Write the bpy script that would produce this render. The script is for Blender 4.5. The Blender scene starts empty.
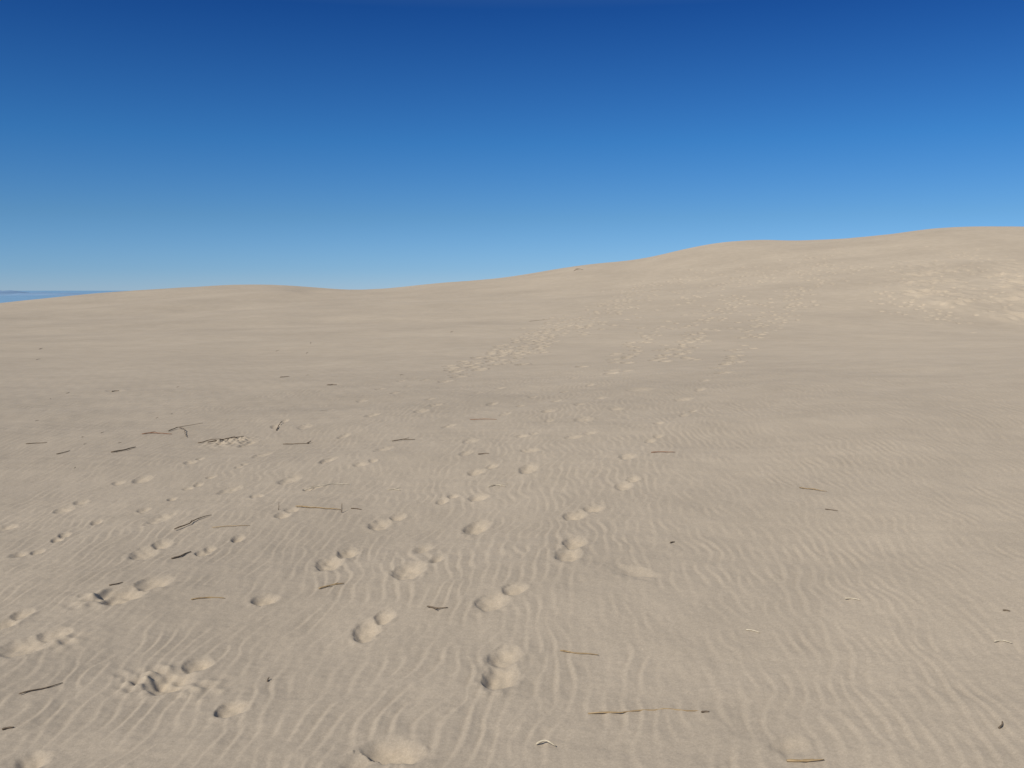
import bpy, math, random
import numpy as np

rng = np.random.default_rng(7)
random.seed(7)
scene = bpy.context.scene
COL = scene.collection
R = math.radians

# ------------------------------------------------------------------ camera model (metres, looking along +y)
FPX, CX, CY = 950.0, 512.0, 384.0
CAM_H = 1.5
PITCH = math.atan((CY - 290.0) / FPX)


def ray(px, py):
    u = (px - CX) / FPX
    v = (CY - py) / FPX
    c, s = math.cos(PITCH), math.sin(PITCH)
    return np.array([u, c + v * s, -s + v * c])


def theta_of(px):
    d = ray(px, 290.0)
    return math.atan2(d[0], d[1])


def slope_of(px, py):
    d = ray(px, py)
    return d[2] / math.hypot(d[0], d[1])


# ------------------------------------------------------------------ small maths
def spline(xk, yk, x):
    """natural cubic spline"""
    xk = np.asarray(xk, float); yk = np.asarray(yk, float)
    n = len(xk); h = np.diff(xk)
    A = np.zeros((n, n)); b = np.zeros((n,) + yk.shape[1:])
    A[0, 0] = A[-1, -1] = 1
    for i in range(1, n - 1):
        A[i, i - 1] = h[i - 1]; A[i, i] = 2 * (h[i - 1] + h[i]); A[i, i + 1] = h[i]
        b[i] = 6 * ((yk[i + 1] - yk[i]) / h[i] - (yk[i] - yk[i - 1]) / h[i - 1])
    m = np.linalg.solve(A, b)
    i = np.clip(np.searchsorted(xk, x) - 1, 0, n - 2)
    return i, m, h, xk, yk


def sp_eval(xk, yk, x):
    i, m, h, xk, yk = spline(xk, yk, x)
    t0 = xk[i + 1] - x; t1 = x - xk[i]; hi = h[i]
    return (m[i] * t0 ** 3 + m[i + 1] * t1 ** 3) / (6 * hi) + (yk[i] / hi - m[i] * hi / 6) * t0 + (yk[i + 1] / hi - m[i + 1] * hi / 6) * t1


def sstep(a, b, x):
    t = np.clip((x - a) / (b - a), 0, 1)
    return t * t * (3 - 2 * t)


def wave_noise(x, y, lam, n, seed, spread=0.45):
    g = np.random.default_rng(seed)
    out = np.zeros_like(x)
    for _ in range(n):
        a = g.uniform(0, 2 * math.pi); k = 2 * math.pi / lam * math.exp(g.uniform(-spread, spread))
        out += np.cos(k * (math.cos(a) * x + math.sin(a) * y) + g.uniform(0, 6.283))
    return out * math.sqrt(2.0 / n)


# ------------------------------------------------------------------ dune terrain: heights at (azimuth, distance) knots
SX, SY = 0.06, 0.052            # gentle tilt of the sand under the viewer
SKY = [(-420, 322), (-200, 313), (0, 303), (30, 300), (60, 297), (130, 291), (180, 288), (230, 285.3), (275, 285), (310, 287),
       (345, 289.5), (385, 288.5), (440, 283), (500, 278), (540, 272), (590, 264.5), (640, 259), (690, 248), (720, 243), (755, 240.3),
       (800, 240.5), (850, 238), (890, 234), (930, 229), (970, 227), (1024, 227), (1200, 232), (1400, 250)]
ROWS = {
    12: [(-400, 412), (0, 405), (256, 393), (512, 382), (768, 372), (1024, 366), (1400, 360)],
    20: [(-400, 380), (0, 370), (256, 362), (512, 355), (768, 352), (1024, 351), (1400, 348)],
    35: [(-400, 350), (0, 342), (256, 333), (512, 328), (768, 326), (1024, 336), (1400, 338)],
    43: [(-400, 340), (0, 333), (256, 324), (512, 317), (768, 311), (900, 316), (1024, 326), (1400, 328)],
    52: [(-400, 332), (0, 325), (256, 313), (512, 305), (768, 294), (1024, 293), (1400, 300)],
    70: [(-400, 325), (0, 314), (256, 301), (512, 290), (768, 265), (1024, 255), (1400, 272)],
    90: SKY,
}
BACK = {12: -0.45, 20: -0.9, 35: -1.6, 43: -1.9, 52: -2.3, 70: -3.0, 90: -4.0}
NTH = 1440
TH_DENSE = np.linspace(-math.pi, math.pi, NTH + 1)
R_KN = [3.0, 4.0, 5.0, 6.0, 6.8]
z_rows = [r * (SY * np.cos(TH_DENSE) + SX * np.sin(TH_DENSE)) for r in R_KN]
for r, pts in ROWS.items():
    th = [theta_of(p[0]) for p in pts]
    zz = [CAM_H + r * slope_of(*p) for p in pts]
    back_th = [R(85), R(120), R(180)]
    th_all = [-t for t in reversed(back_th)] + th + back_th
    zr, zl, zb = zz[-1], zz[0], BACK[r]
    z_all = [zb, zl * .3 + zb * .7, zl * .7 + zb * .3] + zz + [zr * .7 + zb * .3, zr * .3 + zb * .7, zb]
    z_rows.append(sp_eval(th_all, z_all, TH_DENSE))
zc = z_rows[-1]
ec = (zc - CAM_H) / 90.0
z_rows += [CAM_H + 105 * ec - 0.45, CAM_H + 125 * ec - 2.4, zc - 9.0 - 0.35 * (zc + 3), np.full_like(zc, -33.0), np.full_like(zc, -44.0)]
R_KN = R_KN + list(ROWS.keys()) + [105, 125, 180, 330, 700]
Z_TAB = np.array(z_rows)
LR_DENSE = np.linspace(math.log(3.0), math.log(700.0), 900)
Z_DENSE = np.stack([sp_eval(np.log(R_KN), Z_TAB[:, j], LR_DENSE) for j in range(Z_TAB.shape[1])], 1)


def base_height(x, y):
    x = np.asarray(x, float); y = np.asarray(y, float)
    r = np.hypot(x, y); th = np.arctan2(x, y)
    fi = np.clip((np.log(np.maximum(r, 1e-3)) - LR_DENSE[0]) / (LR_DENSE[1] - LR_DENSE[0]), 0, len(LR_DENSE) - 1.001)
    fj = np.clip((th + math.pi) / (2 * math.pi) * NTH, 0, NTH - 0.001)
    i = fi.astype(int); j = fj.astype(int); a = fi - i; b = fj - j
    zt = (Z_DENSE[i, j] * (1 - a) * (1 - b) + Z_DENSE[i + 1, j] * a * (1 - b) + Z_DENSE[i, j + 1] * (1 - a) * b + Z_DENSE[i + 1, j + 1] * a * b)
    w = sstep(5.0, 6.5, r)
    return (SY * y + SX * x) * (1 - w) + zt * w


def undulation(x, y):
    r = np.hypot(x, y)
    u = 0.010 * wave_noise(x, y, 1.6, 14, 3) * sstep(1, 4, r) * (1 - .75 * sstep(10, 18, r))
    u += 0.010 * wave_noise(x, y, 5.0, 14, 4) * sstep(5, 12, r) * (1 - 0.5 * sstep(60, 80, r))
    u += 0.026 * wave_noise(x, y, 13.0, 14, 5) * sstep(14, 35, r) * (1 - 0.75 * sstep(60, 82, r))
    return u


def hollow(x, y):
    r = np.hypot(x, y); th = np.arctan2(x, y)
    return -.30 * np.exp(-((th - theta_of(312)) / .018) ** 2 - ((r - 79) / 4.0) ** 2)


def left_ridge(x, y):
    r = np.hypot(x, y); th = np.arctan2(x, y)
    w = sstep(theta_of(-260), theta_of(-60), th) * (1 - sstep(theta_of(270), theta_of(420), th))
    rc = 62 + 14 * (th - theta_of(0)) / (theta_of(345) - theta_of(0))
    return .30 * w * np.exp(-((r - rc) / 5.5) ** 2)


def smooth_height(x, y):
    return hollow(np.asarray(x, float), np.asarray(y, float)) + left_ridge(np.asarray(x, float), np.asarray(y, float)) + base_height(x, y) + undulation(np.asarray(x, float), np.asarray(y, float))


_rr = np.exp(np.linspace(math.log(1.2), math.log(130.0), 5200))


def ground(px, py):
    """where the line of sight through a photo position meets the sand"""
    d = ray(px, py); hl = math.hypot(d[0], d[1])
    x = d[0] / hl * _rr; y = d[1] / hl * _rr
    below = (CAM_H + _rr * d[2] / hl) < smooth_height(x, y)
    k = int(np.argmax(below)) if below.any() else len(_rr) - 1
    return np.array([x[k], y[k]])


# ------------------------------------------------------------------ footprints
# (heel, toe in photo px), width m, depth m, shape ('two' heel + ball, 'one' pit, 'soft' half filled), label
PRINTS = [
    ((496, 691), (507, 647), .150, .052, 'two', 'deep crisp footprint with a ridge across it, nearest of the central single trail'),
    ((474, 611), (527, 583), .135, .044, 'two', 'two-part slanting footprint just above the crispest one, its toe end a bright oval'),
    ((562, 563), (579, 537), .150, .050, 'two', 'round double footprint with a ridge between heel and toe, below two long thin prints'),
    ((560, 521), (604, 505), .130, .040, 'two', 'long thin slanting footprint directly above the round double print'),
    ((616, 491), (638, 476), .120, .038, 'two', 'small double footprint with bright toe, two steps beyond the round double print'),
    ((614, 461), (641, 452), .110, .036, 'one', 'small bright footprint just left of the short reddish straw'),
    ((643, 444), (663, 434), .130, .036, 'two', 'roundish footprint just above the short reddish straw'),
    ((677, 418), (698, 409), .130, .036, 'two', 'small round footprint near the far end of the single trail, before a gap'),
    ((670, 402), (696, 397), .120, .034, 'one', 'flat narrow footprint just above the small round one in the far single trail'),
    ((692, 393), (708, 387), .120, .034, 'one', 'thin pale footprint second from the far end of the single trail'),
    ((697, 383), (713, 378), .120, .034, 'one', 'thin pale footprint last before the single trail fades out'),
    ((364, 760), (422, 743), .135, .056, 'one', 'deep bright footprint close to the bottom edge with a dark hollow on its near side'),
    ((338, 771), (372, 757), .110, .020, 'soft', 'half-filled footprint cut by the bottom edge beside the deep bright one'),
    ((353, 641), (394, 610), .115, .044, 'two', 'narrow footprint of two ovals left of the short forked dark twig'),
    ((393, 579), (425, 563), .120, .044, 'one', 'single oval footprint with a shaded left half, above the forked dark twig'),
    ((463, 535), (491, 520), .125, .046, 'one', 'deep round footprint with dark lower left wall, alone in the middle of the sand'),
    ((466, 502), (491, 493), .110, .036, 'one', 'smooth oval footprint under the pale forked straw'),
    ((464, 476), (500, 464), .120, .038, 'two', 'bright double footprint just above the pale forked straw'),
    ((516, 475), (541, 463), .125, .040, 'one', 'bright footprint level with the double print and right of it'),
    ((560, 440), (599, 431), .120, .036, 'two', 'wide low double footprint lying under another bright print in the far middle'),
    ((570, 424), (598, 415), .125, .036, 'one', 'bright oval footprint just above the wide low double one'),
    ((218, 716), (245, 703), .100, .040, 'one', 'small isolated oval footprint near a tiny dark chip at lower left'),
    ((252, 605), (278, 595), .100, .036, 'one', 'small bright isolated footprint between two thin tan straws'),
    ((314, 571), (358, 548), .130, .044, 'two', 'footprint with a dark heel hollow and churned back edge, above the tan knotted straw'),
    ((365, 531), (408, 513), .110, .036, 'two', 'thin double footprint above the churned one, ending in a small bright oval'),
    ((434, 505), (459, 494), .110, .032, 'two', 'faint slanted footprint left of the smooth oval one under the pale forked straw'),
    ((146, 694), (213, 657), .165, .050, 'two', 'large churned footprint with a crumbled left rim and dark heel hollow'),
    ((95, 604), (171, 577), .165, .054, 'two', 'longest footprint, with a thin twig across its heel rim and a dark hollow'),
    ((129, 560), (172, 540), .130, .036, 'two', 'chain of small pits forming one print left of a short dark twig'),
    ((0, 655), (69, 629), .125, .038, 'two', 'long shallow footprint on the left edge, lower of two there'),
    ((-6, 630), (30, 610), .130, .040, 'two', 'footprint cut by the left edge just above a long shallow one'),
    ((50, 515), (91, 499), .125, .040, 'two', 'bright double footprint at far left above the scattered small pits'),
    ((129, 485), (156, 474), .120, .038, 'one', 'bright footprint with dark near edge below the dark stick at left'),
    ((-6, 532), (20, 523), .120, .036, 'one', 'bright low footprint cut by the left edge, far from the near ones'),
    ((110, 486), (127, 480), .110, .030, 'one', 'thin pale pit just left of the print below the dark stick'),
    ((183, 465), (205, 457), .120, .034, 'two', 'pale double pit below the crossed pair of twigs'),
    ((302, 492), (322, 485), .110, .032, 'two', 'low footprint at the start of a pale dragged line above the jointed reed'),
    ((350, 467), (380, 459), .110, .030, 'two', 'faint footprint with a dark middle, below the dark split straw'),
    ((275, 519), (297, 507), .120, .030, 'two', 'worn footprint at the left end of the jointed reed'),
    ((30, 555), (45, 549), .100, .030, 'one', 'small bright pit, the nearer of a scatter near the left edge'),
    ((10, 558), (28, 552), .100, .026, 'soft', 'faint pit just left of the small bright one near the left edge'),
    ((51, 543), (69, 533), .100, .026, 'two', 'faint double pit between the left edge and the chain of small pits'),
    ((91, 525), (102, 520), .090, .026, 'one', 'small pale pit below and right of the bright double footprint at far left'),
    ((136, 513), (152, 507), .090, .026, 'one', 'small pit with a dark left side, left of the long brown twig'),
    ((180, 491), (204, 483), .120, .030, 'two', 'churned faint footprint above the long brown twig'),
    ((166, 501), (178, 497), .090, .026, 'one', 'small thin pit between the churned print and the long brown twig'),
    ((205, 479), (217, 475), .090, .026, 'one', 'small pale pit right of the thin bright print, below the crossed twigs'),
    ((234, 469), (248, 463), .100, .028, 'two', 'little double pit on the faint trail right of the crossed twigs'),
    ((198, 555), (213, 548), .090, .028, 'two', 'small double pit just right of the short dark twig'),
    ((232, 541), (244, 536), .090, .026, 'one', 'small lone pit below the long pale straw'),
    ((249, 499), (265, 493), .100, .028, 'one', 'pale lone pit above and right of the long brown twig'),
    ((413, 553), (433, 545), .080, .022, 'soft', 'weak streak of a footprint right of the churned print'),
    ((430, 562), (444, 556), .080, .022, 'soft', 'weak streak of a footprint above the isolated shaded oval'),
    ((14, 768), (46, 757), .120, .026, 'soft', 'half-filled footprint at the bottom left corner'),
    ((604, 577), (664, 566), .170, .022, 'soft', 'broad filled-in footprint right of the round double print'),
    ((774, 753), (808, 741), .090, .018, 'soft', 'filled-in mark above the straw at the bottom edge'),
    ((619, 393), (661, 387), .200, .030, 'one', 'broad pale scuffed print alone in front of the distant trampled slope'),
    ((104, 393), (127, 389), .140, .034, 'one', 'pale scuffed pit with a dark scrap in it, alone on the far left'),
    ((512, 438), (541, 432), .110, .030, 'two', 'thin pale double footprint above the bright print in the middle'),
    ((518, 453), (542, 448), .110, .028, 'one', 'thin pale footprint between two others in the middle'),
    ((542, 423), (556, 418), .110, .028, 'one', 'small pale pit left of the far bright oval footprint'),
    ((652, 425), (666, 421), .100, .026, 'one', 'small pale pit left of the small round print in the far single trail'),
    ((268, 430), (290, 418), .130, .034, 'two', 'churned bright sand pit with dark scraps beside the far straw'),
    ((296, 430), (314, 424), .110, .028, 'one', 'pale pit just right of the churned pit with dark scraps'),
]
# little pits in the middle distance: photo position of the middle
DOTS_MID = [(401, 381), (408, 386), (395, 393), (380, 389), (362, 401), (347, 402), (328, 410), (339, 410), (372, 415), (435, 405), (421, 411), (492, 404),
            (449, 426), (466, 453), (384, 449), (328, 460), (483, 403), (412, 378), (425, 380), (300, 421), (430, 399), (440, 404), (564, 392), (556, 401),
            (548, 411), (533, 397), (520, 406), (505, 414), (471, 441), (580, 404), (600, 398), (616, 409), (500, 388), (478, 393), (574, 378), (590, 385),
            (318, 424), (344, 436), (262, 455), (230, 456), (248, 444), (205, 456), (215, 500), (230, 490), (120, 521), (160, 519), (86, 531), (290, 480)]
# trampled trails on the distant dune: (start, end, spread px, count)
TRAILS = [((452, 374), (500, 352), 7, 12), ((500, 357), (552, 332), 9, 22), ((524, 350), (575, 318), 10, 18), ((563, 330), (628, 306), 9, 22),
          ((605, 306), (645, 288), 7, 16), ((640, 292), (700, 276), 8, 12), ((606, 370), (665, 322), 8, 10), ((664, 362), (700, 332), 7, 12),
          ((690, 330), (740, 298), 7, 16), ((676, 304), (756, 270), 9, 20), ((722, 372), (742, 345), 4, 5), ((744, 334), (805, 300), 8, 18),
          ((770, 310), (835, 268), 8, 18), ((760, 285), (830, 255), 9, 14), ((835, 270), (905, 268), 5, 6)]
FACE_PITS = [((872, 292), (962, 322), 9, 16), ((900, 284), (1010, 304), 10, 14), ((940, 262), (1020, 282), 10, 12), ((930, 252), (1015, 262), 6, 6)]

prints = []


def lobe(x0, y0, x1, y1, tilt, width, depth, lmax=.21):
    """an oval hollow filling the photo box x0..x1, y0 (near) .. y1 (far), with its place and size on the ground"""
    xm = (x0 + x1) / 2; sh = tilt * (x1 - x0)
    a, b = ground(xm - sh, y0), ground(xm + sh, y1)
    c = (a + b) / 2; d = b - a; la = float(np.hypot(*d)) / 2
    d = d / max(2 * la, 1e-6)
    lb = max(.5 * abs(x1 - x0) / FPX * math.hypot(float(np.hypot(*c)), CAM_H), .44 * width)
    k = 1 - .26 * float(sstep(4.4, 6.5, np.hypot(*c)))
    k *= random.uniform(.9, 1.14); depth *= random.uniform(.72, 1.15)
    return dict(c=c, d=d, la=1.04 * k * min(max(la, .06), lmax), lb=.96 * k * min(lb, .17), D=depth)


def add_print(heel, toe, width, depth, shape, label, group):
    (hx, hy), (tx, ty) = heel, toe
    depth *= 1 - .50 * float(sstep(4.5, 7.5, np.hypot(*ground(*toe))))
    dx, dy = tx - hx, ty - hy
    c = (ground(*heel) + ground(*toe)) / 2
    wpx = width * FPX / math.hypot(float(np.hypot(*c)), CAM_H)
    if shape == 'two':
        w1 = max(.62 * dx, .92 * wpx); w2 = max(.46 * dx, .78 * wpx)
        m1 = hx + max(.34 * dx, 0) if dx > wpx else hx + .36 * dx
        m2 = tx - max(.23 * dx, 0) if dx > wpx else hx + .74 * dx
        L = [lobe(m1 - w1 / 2, hy, m1 + w1 / 2, hy + .64 * dy, .10, width, depth), lobe(m2 - w2 / 2, hy + .56 * dy, m2 + w2 / 2, ty, .10, width * .85, depth * .82, .16)]
    else:
        w = max(abs(dx), .9 * wpx); m = (hx + tx) / 2
        L = [lobe(m - w / 2, hy, m + w / 2, ty, .14, width, depth)]
    prints.append(dict(c=c, L=float(np.hypot(*(ground(*toe) - ground(*heel)))), lobes=L, D=depth, shape=shape, label=label, group=group, ph=random.uniform(0, 6.28)))


def add_pit(p, ang, L, W, D, label, group):
    d = np.array([math.sin(ang), math.cos(ang)])
    prints.append(dict(c=p, L=L, lobes=[dict(c=p, d=d, la=L / 2, lb=W / 2, D=D)], D=D, shape='one', label=label, group=group, ph=random.uniform(0, 6.28)))


def crowded(c, reach):
    return any(np.hypot(*(q['c'] - c)) < reach + .45 * q['L'] for q in prints)


for p in PRINTS:
    add_print(*p, 'footprints in the foreground sand')
for (x, y) in DOTS_MID:
    p = ground(x, y)
    if crowded(p, .2):
        continue
    add_pit(p, .3, random.uniform(.17, .27), random.uniform(.08, .13), random.uniform(.010, .022),
            'small shallow pit in the faint scattered tracks crossing the middle distance', 'faint pits in the middle distance')
for trails, lab, grp, ang in ((TRAILS, 'tiny sunlit footprint in the trampled trails climbing the distant dune', 'footprints on the distant slope', .55),
                              (FACE_PITS, 'tiny sunlit scuff on the trampled steep sand face at far right', 'scuffs on the steep sand face', .75)):
    for (s, e, spread, n) in trails:
        n = int(n * 4.5)
        for k in range(n):
            t = (k + random.random()) / n
            x = s[0] + (e[0] - s[0]) * t + random.gauss(0, spread * 1.35); y = s[1] + (e[1] - s[1]) * t + random.gauss(0, spread * .55)
            p = ground(x, y)
            if np.hypot(*p) > 88:
                continue
            q = ang + random.uniform(-.4, .4); rr = float(np.hypot(*p))
            if crowded(p, .10 * (1 + .012 * rr)):
                continue
            k1 = 1 + .012 * rr
            add_pit(p, q, random.uniform(.20, .30) * k1, random.uniform(.12, .19) * k1, random.uniform(.028, .042) * k1, lab, grp)
_far = prints[len(PRINTS):]; _far.sort(key=lambda q: float(np.hypot(*q['c'])))
prints = prints[:len(PRINTS)] + _far
MAX_SINGLE = 300


# ------------------------------------------------------------------ the sand sheet: rings round the viewer, fine where the photo looks
def rows():
    out = [0.35]
    while out[-1] < 700:
        r = out[-1]
        k = .12 if r < 1.3 else .03 if r < 1.9 else .0034 if r < 10 else .0030 if r < 62 else .005 if r < 100 else .03 if r < 180 else .1
        out.append(r * (1 + k))
    return np.array(out)


RR = rows()
fine = np.arange(-35.0, 35.001, .062)
side = []
a = 35.0; st = .062
while True:
    st = min(st * 1.12, 3.0); a += st
    if a > 178.5:
        break
    side.append(a)
side = np.array(side)
TT = np.radians(np.concatenate([-side[::-1], fine, side]))
nR, nT = len(RR), len(TT)
RG, TG = np.meshgrid(RR, TT, indexing='ij')
X = RG * np.sin(TG); Y = RG * np.cos(TG)
Z = smooth_height(X, Y)

# wind ripples: interfering waves whose phase gives crests that fork and end
sel = RG < 46
xs, ys = X[sel], Y[sel]
Xs = xs + .30 * .7 * np.log1p(np.exp(np.clip((xs - .9) / .7, -30, 30)))
Xs = Xs + .024 * wave_noise(xs, ys, 1.1, 10, 21) + .011 * wave_noise(xs, ys, .38, 12, 22)
re = np.zeros_like(xs); im = np.zeros_like(xs)
g = np.random.default_rng(11)
NW = 46
for _ in range(NW):
    lam = .064 * math.exp(g.normal(0, .12)); a = R(-5.5) + g.normal(0, R(7)); k = 2 * math.pi / lam
    ph = k * (math.cos(a) * Xs + math.sin(a) * ys) + g.uniform(0, 6.283)
    re += np.cos(ph); im += np.sin(ph)
amp = np.hypot(re, im) / math.sqrt(NW)
phase = np.arctan2(im, re)
prof = np.sin(phase + .62 * np.sin(phase))
patch = .72 + .30 * wave_noise(xs, ys, 1.5, 14, 23) + .30 * wave_noise(xs * 1.6, ys, .42, 18, 26)
rs = np.hypot(xs, ys)
patch *= 1 - .30 * sstep(.2, 2.2, xs)
RIP = np.zeros_like(Z)
RIP[sel] = .0023 * np.clip(patch, .15, 1.3) * np.minimum(1.15, .35 + .8 * amp) * prof * (1 - .45 * sstep(4.2, 7.5, rs) * (1 - .7 * sstep(-.5, 1.5, xs))) * (1 - sstep(9, 25, rs))
RIP[sel] += .0016 * wave_noise(xs, ys, .22, 16, 24) * (1 - sstep(12, 30, rs)) + .0006 * wave_noise(xs, ys, .055, 16, 25) * (1 - sstep(5, 12, rs))

# scuffed steep face at far right
face_c = ground(955, 296)
f1, f2 = ground(872, 294), ground(1040, 320)


def face_mask(x, y):
    r = np.hypot(x, y); th = np.arctan2(x, y)
    e = sstep(theta_of(855), theta_of(905), th)
    toe_r = np.interp(th, [theta_of(860), theta_of(960), theta_of(1024), theta_of(1200)], [50.5, 46.0, 44.0, 43.0])
    return e * sstep(toe_r - .8, toe_r + .8, r) * (1 - sstep(60, 72, r))


sf = (RG > 38) & (RG < 75) & (TG > theta_of(840)) & (TG < theta_of(1300))
fx, fy = X[sf], Y[sf]
fm = face_mask(fx, fy)
fd = ground(1005, 316) - ground(880, 291); fd /= np.hypot(*fd)
ca, sa = float(fd[0]), float(fd[1])
fu = fx * ca + fy * sa; fv = (-fx * sa + fy * ca)
fn = wave_noise(fu * .4, fv, 1.0, 30, 31) * .026 + wave_noise(fu * .6, fv, .5, 30, 32) * .014
Z[sf] += fm * (fn * (.35 + .9 * np.clip(wave_noise(fx, fy, 4, 12, 33), 0, 1.3)) + .03 * wave_noise(fx, fy, 6, 12, 34) + .08)

# press the footprints in
PID = np.full((nR, nT), -1, int)
DZ = np.zeros_like(Z); RIPK = np.ones_like(Z); PALE = np.zeros_like(Z)
for n, p in enumerate(prints):
    reach = max(float(np.hypot(*(q['c'] - p['c']))) + max(q['la'], q['lb']) * 1.7 for q in p['lobes'])
    r = float(np.hypot(*p['c'])); th = math.atan2(p['c'][0], p['c'][1])
    i0, i1 = np.searchsorted(RR, [r - reach, r + reach]); j0, j1 = np.searchsorted(TT, [th - reach / r, th + reach / r])
    if i1 - i0 < 2 or j1 - j0 < 2:
        continue
    S = (slice(i0, i1), slice(j0, j1))
    far = r > 14
    zero = np.zeros_like(X[S])
    dep = zero.copy(); ins = np.zeros_like(zero, bool); keep = np.ones_like(zero); rim = zero.copy(); pal = zero.copy()
    rough = wave_noise(X[S], Y[S], .07, 12, 61 + n % 7)
    for q in p['lobes']:
        dx = X[S] - q['c'][0]; dy = Y[S] - q['c'][1]
        u = (dx * q['d'][0] + dy * q['d'][1]) / q['la']; v = (dx * q['d'][1] - dy * q['d'][0]) / q['lb']
        s = np.hypot(u, v)
        s = s * (1 + .035 * np.sin(2 * np.arctan2(v, u) + p['ph'])) + (.025 * rough if not far else 0)
        e = (dx * .70 + dy * .71) / (.5 * (q['la'] + q['lb']))          # axis away from the sun: hollows shallower on the far, lit side
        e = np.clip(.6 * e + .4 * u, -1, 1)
        D = q['D']
        if p['shape'] == 'soft':
            f = -D * (1 - sstep(.1, 1.1, s))
        else:
            f = -.74 * D * (1 - sstep(.34 - .16 * e, 1.10 + .08 * e, s)) * (.76 - .26 * e) - .003 * (1 - sstep(.9, 1.05, s))
        edge = s + .07 * rough * (not far)
        pal = np.maximum(pal, (1 - sstep(.40, 1.12, edge)) * np.clip(.48 + .5 * e + .12 * rough * (not far), 0, 1))  # paleness weighted to the lit side, sunlight painted into the colour
        dep = np.minimum(dep, f)
        ins |= s < 1.12
        keep = np.minimum(keep, sstep(.85, 1.25, s))
        rim = np.maximum(rim, np.exp(-((s - 1.2) / .22) ** 2) * (.5 + .5 * np.clip(u if r > 9 else -u, -1, 1)) * (s > .9))
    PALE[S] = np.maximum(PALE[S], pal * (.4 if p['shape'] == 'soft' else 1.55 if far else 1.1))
    crumb = wave_noise(X[S], Y[S], .06, 14, 41 + n % 5)
    rimh = p['D'] * (.45 if r > 14 else .09 if p['shape'] != 'soft' else .05)
    DZ[S] = np.where(dep < -.0005, np.minimum(DZ[S], dep), np.maximum(DZ[S], 0) * (DZ[S] > 0) + np.minimum(DZ[S], 0) + 0)
    DZ[S] += rim * rimh * (1 + (.35 if not far else 0) * crumb) * (1 - sstep(0, .3, -dep / max(p['D'], 1e-6)))
    if not far:
        DZ[S] += .0016 * crumb * (1 - keep)
    RIPK[S] = np.minimum(RIPK[S], keep)
    PID[S] = np.where(ins, n, PID[S])
# crumbled rim left of the two churned prints and the line dragged beside the jointed reed
for (px, py), rad, h in (((150, 680), .10, .010), ((101, 598), .10, .012), ((205, 690), .09, .006), ((230, 442), .16, .02), ((70, 640), .1, .004)):
    c = ground(px, py); d2 = ((X - c[0]) ** 2 + (Y - c[1]) ** 2) / rad ** 2
    m = d2 < 6
    cl = wave_noise(X[m], Y[m], .07, 14, 51)
    DZ[m] += h * np.exp(-d2[m]) * (.6 + .7 * cl)
    PALE[m] = np.maximum(PALE[m], np.exp(-d2[m]) * np.clip(.35 + .5 * cl, 0, 1))
Z = Z + RIP * RIPK + DZ
# sand tone grows paler with distance from the viewer
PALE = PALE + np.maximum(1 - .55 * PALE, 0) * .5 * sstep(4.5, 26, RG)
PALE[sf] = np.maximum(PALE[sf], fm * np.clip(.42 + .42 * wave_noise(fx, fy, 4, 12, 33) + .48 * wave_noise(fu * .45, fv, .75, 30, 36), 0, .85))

# normals of the whole sheet, shared by the sand and the prints cut out of it
P = np.stack([X, Y, Z], -1)
dr = np.empty_like(P); dr[1:-1] = P[2:] - P[:-2]; dr[0] = P[1] - P[0]; dr[-1] = P[-1] - P[-2]
dt = np.roll(P, -1, 1) - np.roll(P, 1, 1)
N = np.cross(dt, dr); N /= np.maximum(np.linalg.norm(N, axis=-1, keepdims=True), 1e-12)
N *= np.sign(N[..., 2:3] + 1e-9)

idx = np.arange(nR * nT).reshape(nR, nT)
nx = np.roll(idx, -1, 1)
quads = np.stack([idx[:-1], nx[:-1], nx[1:], idx[1:]], -1).reshape(-1, 4)
fp = np.maximum.reduce([PID[:-1].ravel(), PID[1:].ravel(), np.roll(PID, -1, 1)[:-1].ravel()])
PV = P.reshape(-1, 3); NV = N.reshape(-1, 3); PALEV = PALE.ravel()
EXTRA_Z = float(smooth_height(np.zeros(1), np.zeros(1))[0])


def mesh_from(name, verts, faces, normals=None, pale=None):
    me = bpy.data.meshes.new(name)
    me.vertices.add(len(verts)); me.vertices.foreach_set('co', np.ascontiguousarray(verts, np.float32).ravel())
    nv = faces.shape[1]
    me.loops.add(faces.size); me.loops.foreach_set('vertex_index', np.ascontiguousarray(faces, np.int32).ravel())
    me.polygons.add(len(faces)); me.polygons.foreach_set('loop_start', np.arange(0, faces.size, nv, dtype=np.int32))
    me.update(calc_edges=True)
    me.polygons.foreach_set('use_smooth', np.ones(len(faces), bool))
    if pale is not None:
        at = me.attributes.new('loose_sunlit_sand', 'FLOAT', 'POINT'); at.data.foreach_set('value', pale.astype(np.float32))
    if normals is not None:
        me.normals_split_custom_set_from_vertices(normals.astype(np.float32))
    return me


def link(name, me, mat, label=None, cat=None, group=None, kind=None, loc=(0, 0, 0)):
    o = bpy.data.objects.new(name, me); COL.objects.link(o); o.location = loc
    if mat: me.materials.append(mat)
    if label: o['label'] = label
    if cat: o['category'] = cat
    if group: o['group'] = group
    if kind: o['kind'] = kind
    return o


# ------------------------------------------------------------------ materials
def new_mat(name):
    m = bpy.data.materials.new(name); m.use_nodes = True
    nt = m.node_tree
    return m, nt, nt.nodes, nt.links, nt.nodes['Principled BSDF']


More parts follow.
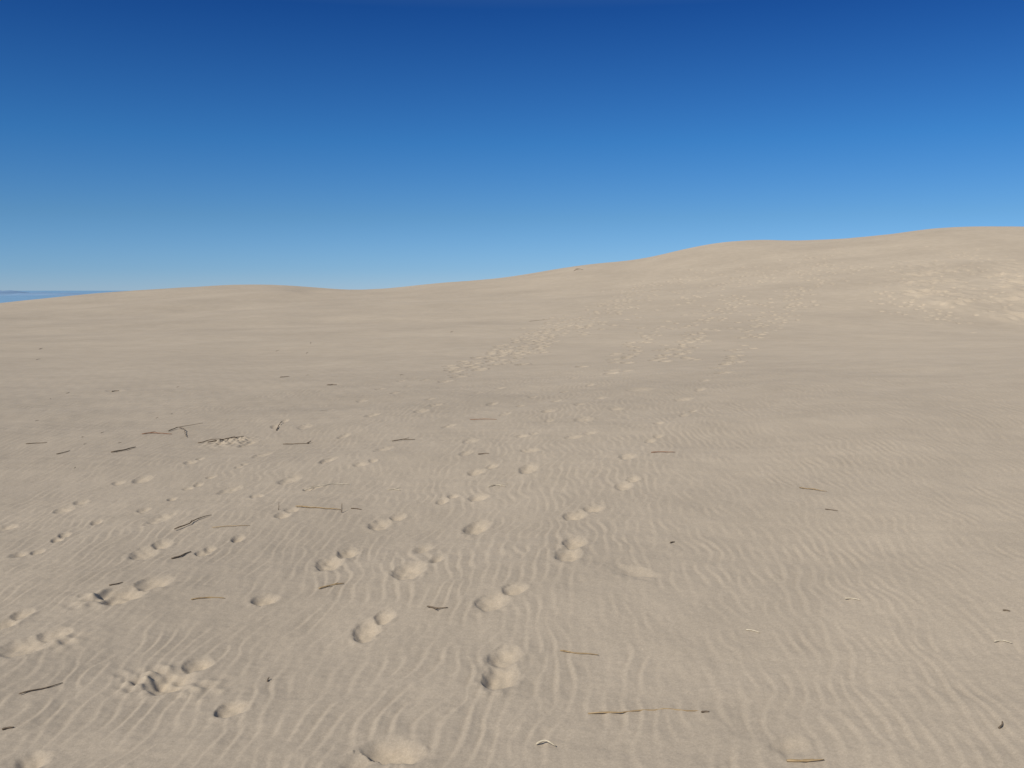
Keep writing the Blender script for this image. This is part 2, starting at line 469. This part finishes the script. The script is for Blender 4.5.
def sand_material():
    m, nt, nd, lk, bs = new_mat('dune_sand')
    geo = nd.new('ShaderNodeNewGeometry')

    def noise(scale, detail, rough=.5):
        t = nd.new('ShaderNodeTexNoise'); t.inputs['Scale'].default_value = scale
        t.inputs['Detail'].default_value = detail; t.inputs['Roughness'].default_value = rough
        lk.new(geo.outputs['Position'], t.inputs['Vector']); return t
    big = noise(.22, 4); mid = noise(2.2, 4); grain = noise(420, 3, .7); speck = noise(150, 2, .6)
    r1 = nd.new('ShaderNodeValToRGB')
    r1.color_ramp.elements[0].position = .3; r1.color_ramp.elements[0].color = (.365, .307, .236, 1)
    r1.color_ramp.elements[1].position = .7; r1.color_ramp.elements[1].color = (.415, .350, .268, 1)
    lk.new(big.outputs['Fac'], r1.inputs['Fac'])
    def mul(a, fac_out, lo, hi, p0, p1):
        rm = nd.new('ShaderNodeMapRange'); rm.inputs['From Min'].default_value = p0; rm.inputs['From Max'].default_value = p1
        rm.inputs['To Min'].default_value = lo; rm.inputs['To Max'].default_value = hi
        lk.new(fac_out, rm.inputs['Value'])
        mx = nd.new('ShaderNodeMix'); mx.data_type = 'RGBA'; mx.blend_type = 'MULTIPLY'; mx.inputs['Factor'].default_value = 1
        lk.new(a, mx.inputs['A']); lk.new(rm.outputs['Result'], mx.inputs['B'])
        return mx.outputs['Result']
    c = mul(r1.outputs['Color'], mid.outputs['Fac'], .95, 1.05, .3, .7)
    c = mul(c, grain.outputs['Fac'], .84, 1.16, .25, .75)
    c = mul(c, speck.outputs['Fac'], .93, 1.06, .3, .7)
    strk_map = nd.new('ShaderNodeMapping'); strk_map.inputs['Scale'].default_value = (.10, .45, .5); strk_map.inputs['Rotation'].default_value = (0, 0, .25)
    lk.new(geo.outputs['Position'], strk_map.inputs['Vector'])
    strk = nd.new('ShaderNodeTexNoise'); strk.inputs['Scale'].default_value = 1.0; strk.inputs['Detail'].default_value = 5
    lk.new(strk_map.outputs['Vector'], strk.inputs['Vector'])
    c = mul(c, strk.outputs['Fac'], .98, 1.018, .32, .68)
    cm = noise(85, 3, .6)
    c = mul(c, cm.outputs['Fac'], .93, 1.07, .3, .7)
    # pale fine grains turned over by feet, painted sunlit sides, and the distant sand
    at = nd.new('ShaderNodeAttribute'); at.attribute_name = 'loose_sunlit_sand'
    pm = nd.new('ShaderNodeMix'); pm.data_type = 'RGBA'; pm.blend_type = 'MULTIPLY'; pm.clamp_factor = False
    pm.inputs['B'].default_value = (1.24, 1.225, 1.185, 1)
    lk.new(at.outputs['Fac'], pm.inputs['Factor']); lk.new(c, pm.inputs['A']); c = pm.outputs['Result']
    lk.new(c, bs.inputs['Base Color'])
    bs.inputs['Roughness'].default_value = .95
    bs.inputs['Specular IOR Level'].default_value = .12
    if 'Diffuse Roughness' in bs.inputs: bs.inputs['Diffuse Roughness'].default_value = .25
    bp = nd.new('ShaderNodeBump'); bp.inputs['Strength'].default_value = .35; bp.inputs['Distance'].default_value = .0012
    lk.new(grain.outputs['Fac'], bp.inputs['Height']); 
    fine_n = noise(38, 5, .6)
    b2 = nd.new('ShaderNodeBump'); b2.inputs['Strength'].default_value = .5; b2.inputs['Distance'].default_value = .003
    lk.new(fine_n.outputs['Fac'], b2.inputs['Height']); lk.new(b2.outputs['Normal'], bp.inputs['Normal'])
    lk.new(bp.outputs['Normal'], bs.inputs['Normal'])
    return m


def wood_material(name, c0, c1):
    m, nt, nd, lk, bs = new_mat(name)
    tc = nd.new('ShaderNodeTexCoord'); mp = nd.new('ShaderNodeMapping'); mp.inputs['Scale'].default_value = (12, 140, 140)
    lk.new(tc.outputs['Object'], mp.inputs['Vector'])
    t = nd.new('ShaderNodeTexNoise'); t.inputs['Scale'].default_value = 1.5; t.inputs['Detail'].default_value = 5
    lk.new(mp.outputs['Vector'], t.inputs['Vector'])
    r = nd.new('ShaderNodeValToRGB'); r.color_ramp.elements[0].position = .35; r.color_ramp.elements[1].position = .68
    r.color_ramp.elements[0].color = (*c0, 1); r.color_ramp.elements[1].color = (*c1, 1)
    lk.new(t.outputs['Fac'], r.inputs['Fac']); lk.new(r.outputs['Color'], bs.inputs['Base Color'])
    bs.inputs['Roughness'].default_value = .8; bs.inputs['Specular IOR Level'].default_value = .2
    b = nd.new('ShaderNodeBump'); b.inputs['Strength'].default_value = .5; b.inputs['Distance'].default_value = .001
    lk.new(t.outputs['Fac'], b.inputs['Height']); lk.new(b.outputs['Normal'], bs.inputs['Normal'])
    return m


def sea_material():
    m, nt, nd, lk, bs = new_mat('sea_water')
    geo = nd.new('ShaderNodeNewGeometry')
    t = nd.new('ShaderNodeTexNoise'); t.inputs['Scale'].default_value = .004; t.inputs['Detail'].default_value = 6
    lk.new(geo.outputs['Position'], t.inputs['Vector'])
    r = nd.new('ShaderNodeValToRGB'); r.color_ramp.elements[0].position = .35; r.color_ramp.elements[1].position = .7
    r.color_ramp.elements[0].color = (.2, .37, .53, 1); r.color_ramp.elements[1].color = (.26, .43, .60, 1)
    lk.new(t.outputs['Fac'], r.inputs['Fac']); lk.new(r.outputs['Color'], bs.inputs['Base Color'])
    bs.inputs['Roughness'].default_value = .45; bs.inputs['IOR'].default_value = 1.33
    w = nd.new('ShaderNodeTexNoise'); w.inputs['Scale'].default_value = .15; w.inputs['Detail'].default_value = 6
    lk.new(geo.outputs['Position'], w.inputs['Vector'])
    b = nd.new('ShaderNodeBump'); b.inputs['Strength'].default_value = 1; b.inputs['Distance'].default_value = 2.5
    lk.new(w.outputs['Fac'], b.inputs['Height']); lk.new(b.outputs['Normal'], bs.inputs['Normal'])
    return m


SAND = sand_material()
MATS = {'dark': wood_material('dark_twig_bark', (.10, .074, .052), (.23, .175, .12)),
        'brown': wood_material('brown_twig_bark', (.09, .06, .038), (.20, .14, .09)),
        'tan': wood_material('dry_tan_straw', (.24, .16, .08), (.46, .34, .19)),
        'red': wood_material('reddish_straw', (.20, .09, .05), (.34, .19, .11)),
        'pale': wood_material('bleached_straw', (.45, .38, .27), (.66, .58, .44))}

# ------------------------------------------------------------------ sand and footprints
sand_faces = quads[fp < 0]
used = np.unique(sand_faces)
remap = np.zeros(len(PV), np.int32); remap[used] = np.arange(len(used))
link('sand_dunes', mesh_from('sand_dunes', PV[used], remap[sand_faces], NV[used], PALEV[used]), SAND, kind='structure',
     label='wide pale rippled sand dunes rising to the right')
order = np.argsort(fp, kind='stable'); fps = fp[order]
lo = np.searchsorted(fps, np.arange(len(prints)), 'left'); hi = np.searchsorted(fps, np.arange(len(prints)), 'right')
rest = []
for n, p in enumerate(prints):
    f = quads[order[lo[n]:hi[n]]]
    if len(f) < 1:
        continue
    if n >= MAX_SINGLE:
        rest.append(f); continue
    us, inv = np.unique(f, return_inverse=True)
    o = PV[us].mean(0)
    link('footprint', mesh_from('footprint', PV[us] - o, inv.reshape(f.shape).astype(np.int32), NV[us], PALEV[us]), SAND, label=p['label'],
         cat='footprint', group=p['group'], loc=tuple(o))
if rest:
    f = np.concatenate(rest); us, inv = np.unique(f, return_inverse=True)
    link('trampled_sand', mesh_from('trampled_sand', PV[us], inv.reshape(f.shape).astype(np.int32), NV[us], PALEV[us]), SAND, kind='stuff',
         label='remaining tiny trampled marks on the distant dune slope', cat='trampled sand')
# small disc closing the sheet under the viewer's feet
th = TT; ring = np.stack([.352 * np.sin(th), .352 * np.cos(th), SY * .352 * np.cos(th) + SX * .352 * np.sin(th) - .001], -1)
capv = np.vstack([ring, [[0, 0, -.001]]]); k = np.arange(nT)
link('sand_underfoot', mesh_from('sand_underfoot', capv, np.stack([np.roll(k, -1), k, np.full(nT, nT)], -1)), SAND, kind='structure')

# ------------------------------------------------------------------ twigs and straws lying on the sand
gi = lambda v, arr: np.clip(np.searchsorted(arr, v) - 1, 0, len(arr) - 2)


def surf(x, y):
    r = math.hypot(x, y); t = math.atan2(x, y)
    i, j = gi(r, RR), gi(t, TT)
    a = min(max((r - RR[i]) / (RR[i + 1] - RR[i]), 0), 1); b = min(max((t - TT[j]) / (TT[j + 1] - TT[j]), 0), 1)
    return float((Z[i, j] * (1 - a) + Z[i + 1, j] * a) * (1 - b) + (Z[i, j + 1] * (1 - a) + Z[i + 1, j + 1] * a) * b)


def tube(path, radii, sides, V, F):
    base = len(V); n = len(path)
    for i, p in enumerate(path):
        d = path[min(i + 1, n - 1)] - path[max(i - 1, 0)]; d = d / max(np.linalg.norm(d), 1e-9)
        s = np.cross(d, [0, 0, 1.0]); s /= max(np.linalg.norm(s), 1e-9); w = np.cross(s, d)
        for k in range(sides):
            a = 2 * math.pi * k / sides
            V.append(p + radii[i] * (1 + .12 * math.sin(3 * k + i * 1.7)) * (math.cos(a) * s + math.sin(a) * w))
    for i in range(n - 1):
        for k in range(sides):
            F.append((base + i * sides + k, base + i * sides + (k + 1) % sides, base + (i + 1) * sides + (k + 1) % sides, base + (i + 1) * sides + k))
    F.append(tuple(base + k for k in reversed(range(sides)))); F.append(tuple(base + (n - 1) * sides + k for k in range(sides)))


def twig(name, pix, rad, mat, label, cat, group=None, knots=0, fork=None, lift=0.0, upright=0.0, bend=.03, sink=0.0):
    """pix: photo positions along the twig; fork: (fraction, angle, length share)"""
    pts = np.array([ground(*p) for p in pix])
    seg = np.r_[0, np.cumsum(np.hypot(*np.diff(pts, axis=0).T))]; L = seg[-1]
    n = max(9, int(L / .03)); s = np.linspace(0, L, n)
    xy = np.stack([np.interp(s, seg, pts[:, 0]), np.interp(s, seg, pts[:, 1])], -1)
    dirv = (pts[-1] - pts[0]) / max(np.hypot(*(pts[-1] - pts[0])), 1e-6); nrm = np.array([-dirv[1], dirv[0]])
    ph = random.uniform(0, 6.28)
    xy += nrm * (bend * L * (np.sin(s / L * math.pi * 1.3 + ph) - math.sin(ph)) * (s / L) + .004 * np.sin(s * 60 + ph) * (rad > .002))[:, None]
    z0 = np.array([surf(*q) for q in xy])
    zf = np.array([z0[max(0, i - 2):i + 3].max() for i in range(n)])
    zf = np.convolve(np.pad(zf, 2, 'edge'), np.ones(5) / 5, 'valid')
    z = np.maximum(zf, z0) - sink + rad * .55 + lift * np.sin(np.linspace(0, math.pi, n)) + upright * (s / L) ** 2
    path = np.column_stack([xy, z])
    t = s / L
    rr = (.66 if np.hypot(*pts[0]) < 5 else .46) * rad * (1 - .45 * t) * np.where((t < .04) | (t > .97), .75, 1)
    for k in range(knots):
        c = (k + .7) / (knots + .4); rr *= 1 + .45 * np.exp(-((t - c) / .03) ** 2)
    V, F = [], []
    tube(path, rr, 7, V, F)
    if fork:
        for fr, ang, sh in fork:
            i = int(fr * (n - 1)); d = path[min(i + 1, n - 1)] - path[max(i - 1, 0)]; d = d / np.linalg.norm(d)
            a = math.radians(ang); d2 = np.array([d[0] * math.cos(a) - d[1] * math.sin(a), d[0] * math.sin(a) + d[1] * math.cos(a), .12])
            m = 7; br = np.array([path[i] + d2 * sh * L * q for q in np.linspace(0, 1, m)])
            for q in range(1, m): br[q, 2] = max(br[q, 2], surf(br[q, 0], br[q, 1]) + rad * .3)
            tube(br, rr[i] * np.linspace(.8, .4, m), 6, V, F)
    o = path[n // 2]
    me = bpy.data.meshes.new(name)
    me.from_pydata([tuple(v - o) for v in V], [], F); me.update()
    for pl in me.polygons: pl.use_smooth = len(pl.vertices) == 4
    return link(name, me, MATS[mat], label=label, cat=cat, group=group, loc=tuple(o))


G1, G2 = 'dry twigs on the sand', 'dry straws on the sand'
T = twig
T('twig', [(19, 695), (40, 690), (63, 684)], .0045, 'dark', 'thin straight dark twig near the left edge of the near sand', 'twig', G1, bend=.01)
T('straw', [(191, 600), (210, 597.5), (225, 598.5)], .0045, 'tan', 'thin tan straw lying between the longest footprint and a small bright print', 'straw', G2, knots=1)
T('twig', [(266.5, 681.5), (267.5, 680), (269.5, 679)], .005, 'dark', 'tiny dark chip of twig above the small isolated oval footprint', 'twig', G1, upright=.006)
T('twig', [(2, 731), (8, 730), (14, 729)], .006, 'dark', 'short dark scrap of twig near the bottom left edge', 'twig', G1)
T('twig', [(109, 587), (116, 585), (123, 583)], .005, 'dark', 'thin twig lying across the heel rim of the longest footprint', 'twig', G1)
T('straw', [(319, 590), (330, 586), (344, 583)], .0055, 'tan', 'tan knotted straw slanting just below the churned footprint with dark heel', 'straw', G2, knots=2, fork=[(.55, 12, .3)])
T('twig', [(427, 608), (437, 609.5), (448, 608.5)], .0055, 'dark', 'short forked dark twig right of the narrow two-oval footprint', 'twig', G1, fork=[(.3, -22, .5)])
T('straw', [(560, 652), (578, 654), (599, 654)], .0042, 'tan', 'thin curved straw right of the crisp near footprint', 'straw', G2, bend=.04)
T('straw', [(588, 714), (603, 714), (630, 713), (664, 710), (668, 711), (709, 713)], .0038, 'tan', 'longest straw, thin and half buried, near the bottom right of centre', 'straw', G2, knots=3, bend=.01, sink=.0042)
T('twig', [(701, 714), (705, 713), (709, 713)], .005, 'dark', 'small dark scrap at the right end of the longest straw', 'twig', G1)
T('straw', [(536, 746.5), (545, 744.5), (556, 746.5)], .0055, 'pale', 'short arched bleached straw close to the bottom edge', 'straw', G2, lift=.007)
T('straw', [(787, 763), (803, 760.5), (824, 760)], .0060, 'tan', 'thick tan straw with dark scraps at the bottom edge, below the filled-in mark', 'straw', G2, knots=3, fork=[(.45, 8, .35)])
T('straw', [(746, 631), (753, 631.5), (760, 633)], .0045, 'pale', 'small bleached straw alone on smooth sand below the two tan ones at right', 'straw', G2)
T('straw', [(845, 599), (852, 600), (860, 601)], .0045, 'pale', 'bleached straw alone on the rippled sand at right, above the smallest scraps', 'straw', G2)
T('twig', [(1003, 611), (1006, 611), (1010, 612)], .005, 'dark', 'tiny dark scrap near the right edge, above the faint pale straw', 'twig', G1)
T('twig', [(999, 730), (1000, 727), (1001, 724)], .005, 'dark', 'tiny dark upright scrap near the bottom right corner', 'twig', G1, upright=.006)
T('straw', [(994, 643), (1003, 642.5), (1012, 644)], .0042, 'pale', 'faint pale straw near the right edge between two dark scraps', 'straw', G2)
T('twig', [(142, 435), (150, 433.5), (172, 434.5)], .010, 'red', 'low reddish twig at the left of the far tangle of twigs', 'twig', G1, fork=[(.3, 30, .2)])
T('twig', [(168, 432), (178, 428.5), (186, 431), (191, 437)], .009, 'dark', 'arched dark twig in the far tangle, bending down at its right end', 'twig', G1, lift=.012, fork=[(.3, 40, .3)])
T('twig', [(198, 444), (210, 441.5), (221, 441)], .009, 'brown', 'left twig of the crossed pair beside bright churned sand', 'twig', G1)
T('twig', [(208, 445), (224, 442), (243, 438.5)], .012, 'dark', 'right, longer twig of the crossed pair beside bright churned sand', 'twig', G1, fork=[(.5, 14, .35)])
T('twig', [(26, 444.5), (36, 443.5), (47, 443)], .007, 'brown', 'faint thin twig at far left, upper of two there', 'twig', G1)
T('twig', [(56, 454.5), (64, 453), (71, 451)], .008, 'dark', 'short dark twig at far left, lower of two there', 'twig', G1)
T('stick', [(111, 453.5), (123, 451.5), (136, 448.5)], .014, 'dark', 'straight dark stick at left below the far tangle, thickest of all', 'stick', None, fork=[(.35, 170, .12)])
T('twig', [(174, 531), (188, 526), (200, 520), (213, 516)], .0075, 'brown', 'long slanting brown twig at left with a bent tail', 'twig', G1, fork=[(.4, 20, .2)])
T('straw', [(212, 528.5), (230, 527), (250, 526)], .005, 'tan', 'long pale tan straw right of the long brown twig', 'straw', G2, bend=.01)
T('twig', [(172, 560), (180, 557), (190, 552)], .007, 'dark', 'short slanting dark twig right of the chain of small pits', 'twig', G1)
T('twig', [(276, 431), (279, 427), (285, 423)], .010, 'dark', 'dark scrap of twig in the churned pit by the far straw', 'twig', G1, upright=.012)
T('straw', [(283, 445), (296, 444.5), (309, 443.5)], .007, 'brown', 'thin brown straw below the churned pit with dark scraps', 'straw', G2)
T('twig', [(307, 444), (309.5, 443.5), (311, 443)], .012, 'dark', 'dark knob at the right end of the thin brown straw', 'twig', G1, upright=.012)
T('twig', [(392, 442), (402, 440.5), (415, 440)], .009, 'dark', 'dark split straw-like twig alone above the faint footprint with a dark middle', 'twig', G1, fork=[(.3, -10, .5)])
T('straw', [(470, 420.5), (482, 420), (497, 420)], .007, 'red', 'thin reddish straw in the middle distance, upper of the two reddish ones', 'straw', G2, bend=.01)
T('straw', [(478, 454.5), (483, 454.3), (489, 454)], .007, 'brown', 'very short brown straw above the bright double footprint', 'straw', G2)
T('straw', [(304, 490.5), (322, 486.5), (334, 483.5), (351, 485)], .006, 'pale', 'bent pale straw above the jointed reed', 'straw', G2)
T('reed_stalk', [(296, 507), (312, 508.5), (326, 509.5), (341, 510.5)], .008, 'tan', 'jointed tan reed lying flat with a dark stub standing at its right end', 'reed', None, knots=3, bend=.008)
T('twig', [(341, 512.2), (341.2, 512), (341.5, 511.7)], .007, 'dark', 'dark stub standing at the right end of the jointed reed', 'twig', G1, upright=.05)
T('twig', [(351, 509), (356, 509.5), (362, 510)], .006, 'brown', 'short brown twig just right of the dark stub by the jointed reed', 'twig', G1)
T('twig', [(278, 510.3), (278.2, 510), (278.5, 509.7)], .005, 'dark', 'dark stub standing in the worn footprint left of the jointed reed', 'twig', G1, upright=.04)
T('straw', [(388, 490), (394, 489.5), (400, 491)], .006, 'pale', 'tiny forked pale straw between the jointed reed and the faint slanted print', 'straw', G2, fork=[(.4, 40, .5)])
T('straw', [(488, 488), (497, 485.5), (506, 487)], .006, 'pale', 'pale forked straw just above the smooth oval footprint', 'straw', G2, fork=[(.5, 25, .45), (.4, -150, .3)])
T('straw', [(651, 453), (662, 453), (675, 453.5)], .0075, 'red', 'short reddish straw right of the small bright footprint in the far single trail', 'straw', G2, bend=.01)
T('straw', [(799, 488.5), (812, 489.5), (827, 492)], .006, 'tan', 'tan straw with a dark right end, alone at right on rippled sand', 'straw', G2, knots=1, bend=.01)
T('straw', [(825, 510), (831, 510.5), (838, 510.5)], .0045, 'brown', 'short thin straw below the lone tan straw at right', 'straw', G2)
T('twig', [(670, 543.5), (672, 543), (675, 542.5)], .006, 'dark', 'tiny dark scrap alone between the round double footprint and the right side', 'twig', G1)
T('twig', [(112, 391.5), (115, 391), (119, 391)], .016, 'dark', 'dark scrap lying in the pale pit alone on the far left', 'twig', G1)
T('twig', [(574, 271), (578, 270.5), (583, 270)], .05, 'brown', 'dark clump of dead stalks near the skyline of the distant dune', 'twig', G1, fork=[(.3, 40, .5), (.6, -140, .5)], lift=.08)
SC = 'tiny dark scrap scattered on the far left slope'
GS = 'tiny scraps on the far left slope'
for (x, y) in ((41, 349), (38, 359.5), (178, 387), (51, 399), (68, 393), (172, 414), (157, 418), (37, 421), (83, 437), (102, 433), (120, 443), (311, 343), (277, 351),
               (307, 353), (308, 375), (402, 375), (331, 385), (452, 332), (75, 468), (85, 444)):
    r = float(np.hypot(*ground(x, y)))
    w = random.uniform(.8, 2.0)
    T('twig', [(x - w, y + .4), (x, y), (x + w, y - random.uniform(-.3, .8))], max(.004, .0005 * r * random.uniform(.6, 1)), 'brown', SC, 'twig', GS)
for a, b, lab in (((529, 321.5), (548, 319.5), 'thin dark stalk on the distant slope left of the trampled trails'),
                  ((280, 377.5), (290, 376.8), 'thin stalk on the far left slope, below the tiny scraps'),
                  ((327, 385.5), (337, 385), 'thin brown stalk on the far slope, right of the tiny scraps')):
    T('twig', [a, ((a[0] + b[0]) / 2, (a[1] + b[1]) / 2), b], .012, 'brown', lab, 'twig', G1)

# ------------------------------------------------------------------ sea beyond the dunes
n = 96; rad = [900.0, 3000.0, 9000.0, 60000.0]
v = [(0, 0, -38.0)] + [(q * math.sin(2 * math.pi * k / n), q * math.cos(2 * math.pi * k / n), -38.0) for q in rad for k in range(n)]
f = [(0, 1 + (k + 1) % n, 1 + k) for k in range(n)]
for q in range(len(rad) - 1):
    b0, b1 = 1 + q * n, 1 + (q + 1) * n
    f += [(b0 + k, b0 + (k + 1) % n, b1 + (k + 1) % n, b1 + k) for k in range(n)]
me = bpy.data.meshes.new('sea'); me.from_pydata(v, [], f); me.update()
link('sea', me, sea_material(), kind='structure', label='narrow strip of blue sea at the left horizon')

# low distant coast beyond the water
hx = np.linspace(-6800, -2300, 120); hv, hf = [], []
for i, x in enumerate(hx):
    top = -38 + 34 + 10 * math.sin(x * .004) + 10 * math.sin(x * .011 + 1) + 8 * math.sin(x * .031)
    top = top * sstep(-3150, -3700, x) + -39 * (1 - sstep(-3150, -3700, x))
    for dy, z in ((0, -39), (120, -38 + (top + 38) * .7), (420, top), (900, -39)):
        hv.append((x, 7000 + dy + 160 * math.sin(x * .002), float(z)))
for i in range(len(hx) - 1):
    for k in range(3):
        hf.append((i * 4 + k, (i + 1) * 4 + k, (i + 1) * 4 + k + 1, i * 4 + k + 1))
me = bpy.data.meshes.new('distant_hills'); me.from_pydata(hv, [], hf); me.update()
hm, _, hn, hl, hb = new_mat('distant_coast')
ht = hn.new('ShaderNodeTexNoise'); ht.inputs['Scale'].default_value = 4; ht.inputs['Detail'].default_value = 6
hr = hn.new('ShaderNodeValToRGB'); hr.color_ramp.elements[0].color = (.16, .29, .46, 1); hr.color_ramp.elements[1].color = (.26, .40, .56, 1)  # blue aerial haze painted into the coast's base colour
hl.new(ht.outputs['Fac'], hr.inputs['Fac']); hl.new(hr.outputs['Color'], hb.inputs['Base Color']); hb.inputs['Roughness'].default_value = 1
link('distant_hills', me, hm, kind='structure', label='faint low blue coast on the far left horizon')

# ------------------------------------------------------------------ light
SUN_AZ = math.atan2(-.70, -.71)      # compass-style angle from +y towards +x: behind the viewer on the left
SUN_EL = R(42)
to_sun = np.array([math.sin(SUN_AZ) * math.cos(SUN_EL), math.cos(SUN_AZ) * math.cos(SUN_EL), math.sin(SUN_EL)])
from mathutils import Vector
ld = bpy.data.lights.new('sun', 'SUN'); ld.energy = 4.05; ld.angle = R(.53); ld.color = (1, .93, .82)
sun = bpy.data.objects.new('sun', ld); COL.objects.link(sun)
sun.rotation_euler = Vector(-to_sun).to_track_quat('-Z', 'Y').to_euler()

w = bpy.data.worlds.new('World'); scene.world = w; w.use_nodes = True
nt = w.node_tree; bg = nt.nodes['Background']
sk = nt.nodes.new('ShaderNodeTexSky'); sk.sky_type = 'NISHITA'; sk.sun_disc = False
sk.sun_elevation = SUN_EL; sk.sun_rotation = SUN_AZ
sk.altitude = 200; sk.air_density = 1.0; sk.dust_density = 0.0; sk.ozone_density = 1.5
# clear dry air: the low sky away from the sun is a deep polarised blue
tc = nt.nodes.new('ShaderNodeTexCoord'); sx = nt.nodes.new('ShaderNodeSeparateXYZ'); nt.links.new(tc.outputs['Generated'], sx.inputs['Vector'])
rp = nt.nodes.new('ShaderNodeValToRGB'); nt.links.new(sx.outputs['Z'], rp.inputs['Fac'])
while len(rp.color_ramp.elements) > 1: rp.color_ramp.elements.remove(rp.color_ramp.elements[-1])
SKYRAMP = [(0.0, (0.379, 0.627, 1.228)), (0.021, (0.307, 0.569, 1.126)), (0.0735, (0.243, 0.497, 0.89)), (0.1488, (0.141, 0.437, 0.844)), (0.2734, (0.058, 0.259, 0.658)), (0.55, (1.15, 1.08, 1.0))]  # last stop lifts the sky above view, added as fill for shadows
rp.color_ramp.elements[0].position = SKYRAMP[0][0]; rp.color_ramp.elements[0].color = (*SKYRAMP[0][1], 1)
for ps, c in SKYRAMP[1:]:
    e = rp.color_ramp.elements.new(ps); e.color = (*c, 1)
mx = nt.nodes.new('ShaderNodeMix'); mx.data_type = 'RGBA'; mx.blend_type = 'MULTIPLY'; mx.inputs['Factor'].default_value = 1
nt.links.new(sk.outputs['Color'], mx.inputs['A']); nt.links.new(rp.outputs['Color'], mx.inputs['B'])
nt.links.new(mx.outputs['Result'], bg.inputs['Color'])
bg.inputs['Strength'].default_value = .09

# ------------------------------------------------------------------ camera
cd = bpy.data.cameras.new('camera'); cam = bpy.data.objects.new('camera', cd); COL.objects.link(cam)
cd.sensor_fit = 'HORIZONTAL'; cd.sensor_width = 36; cd.lens = 36 * FPX / 1024
cd.clip_start = .05; cd.clip_end = 200000
cam.location = (0, 0, CAM_H); cam.rotation_euler = (math.pi / 2 - PITCH, 0, 0)
scene.camera = cam
scene.view_settings.view_transform = 'Standard'; scene.view_settings.look = 'None'
scene.view_settings.exposure = 0.0; scene.view_settings.gamma = 1.0
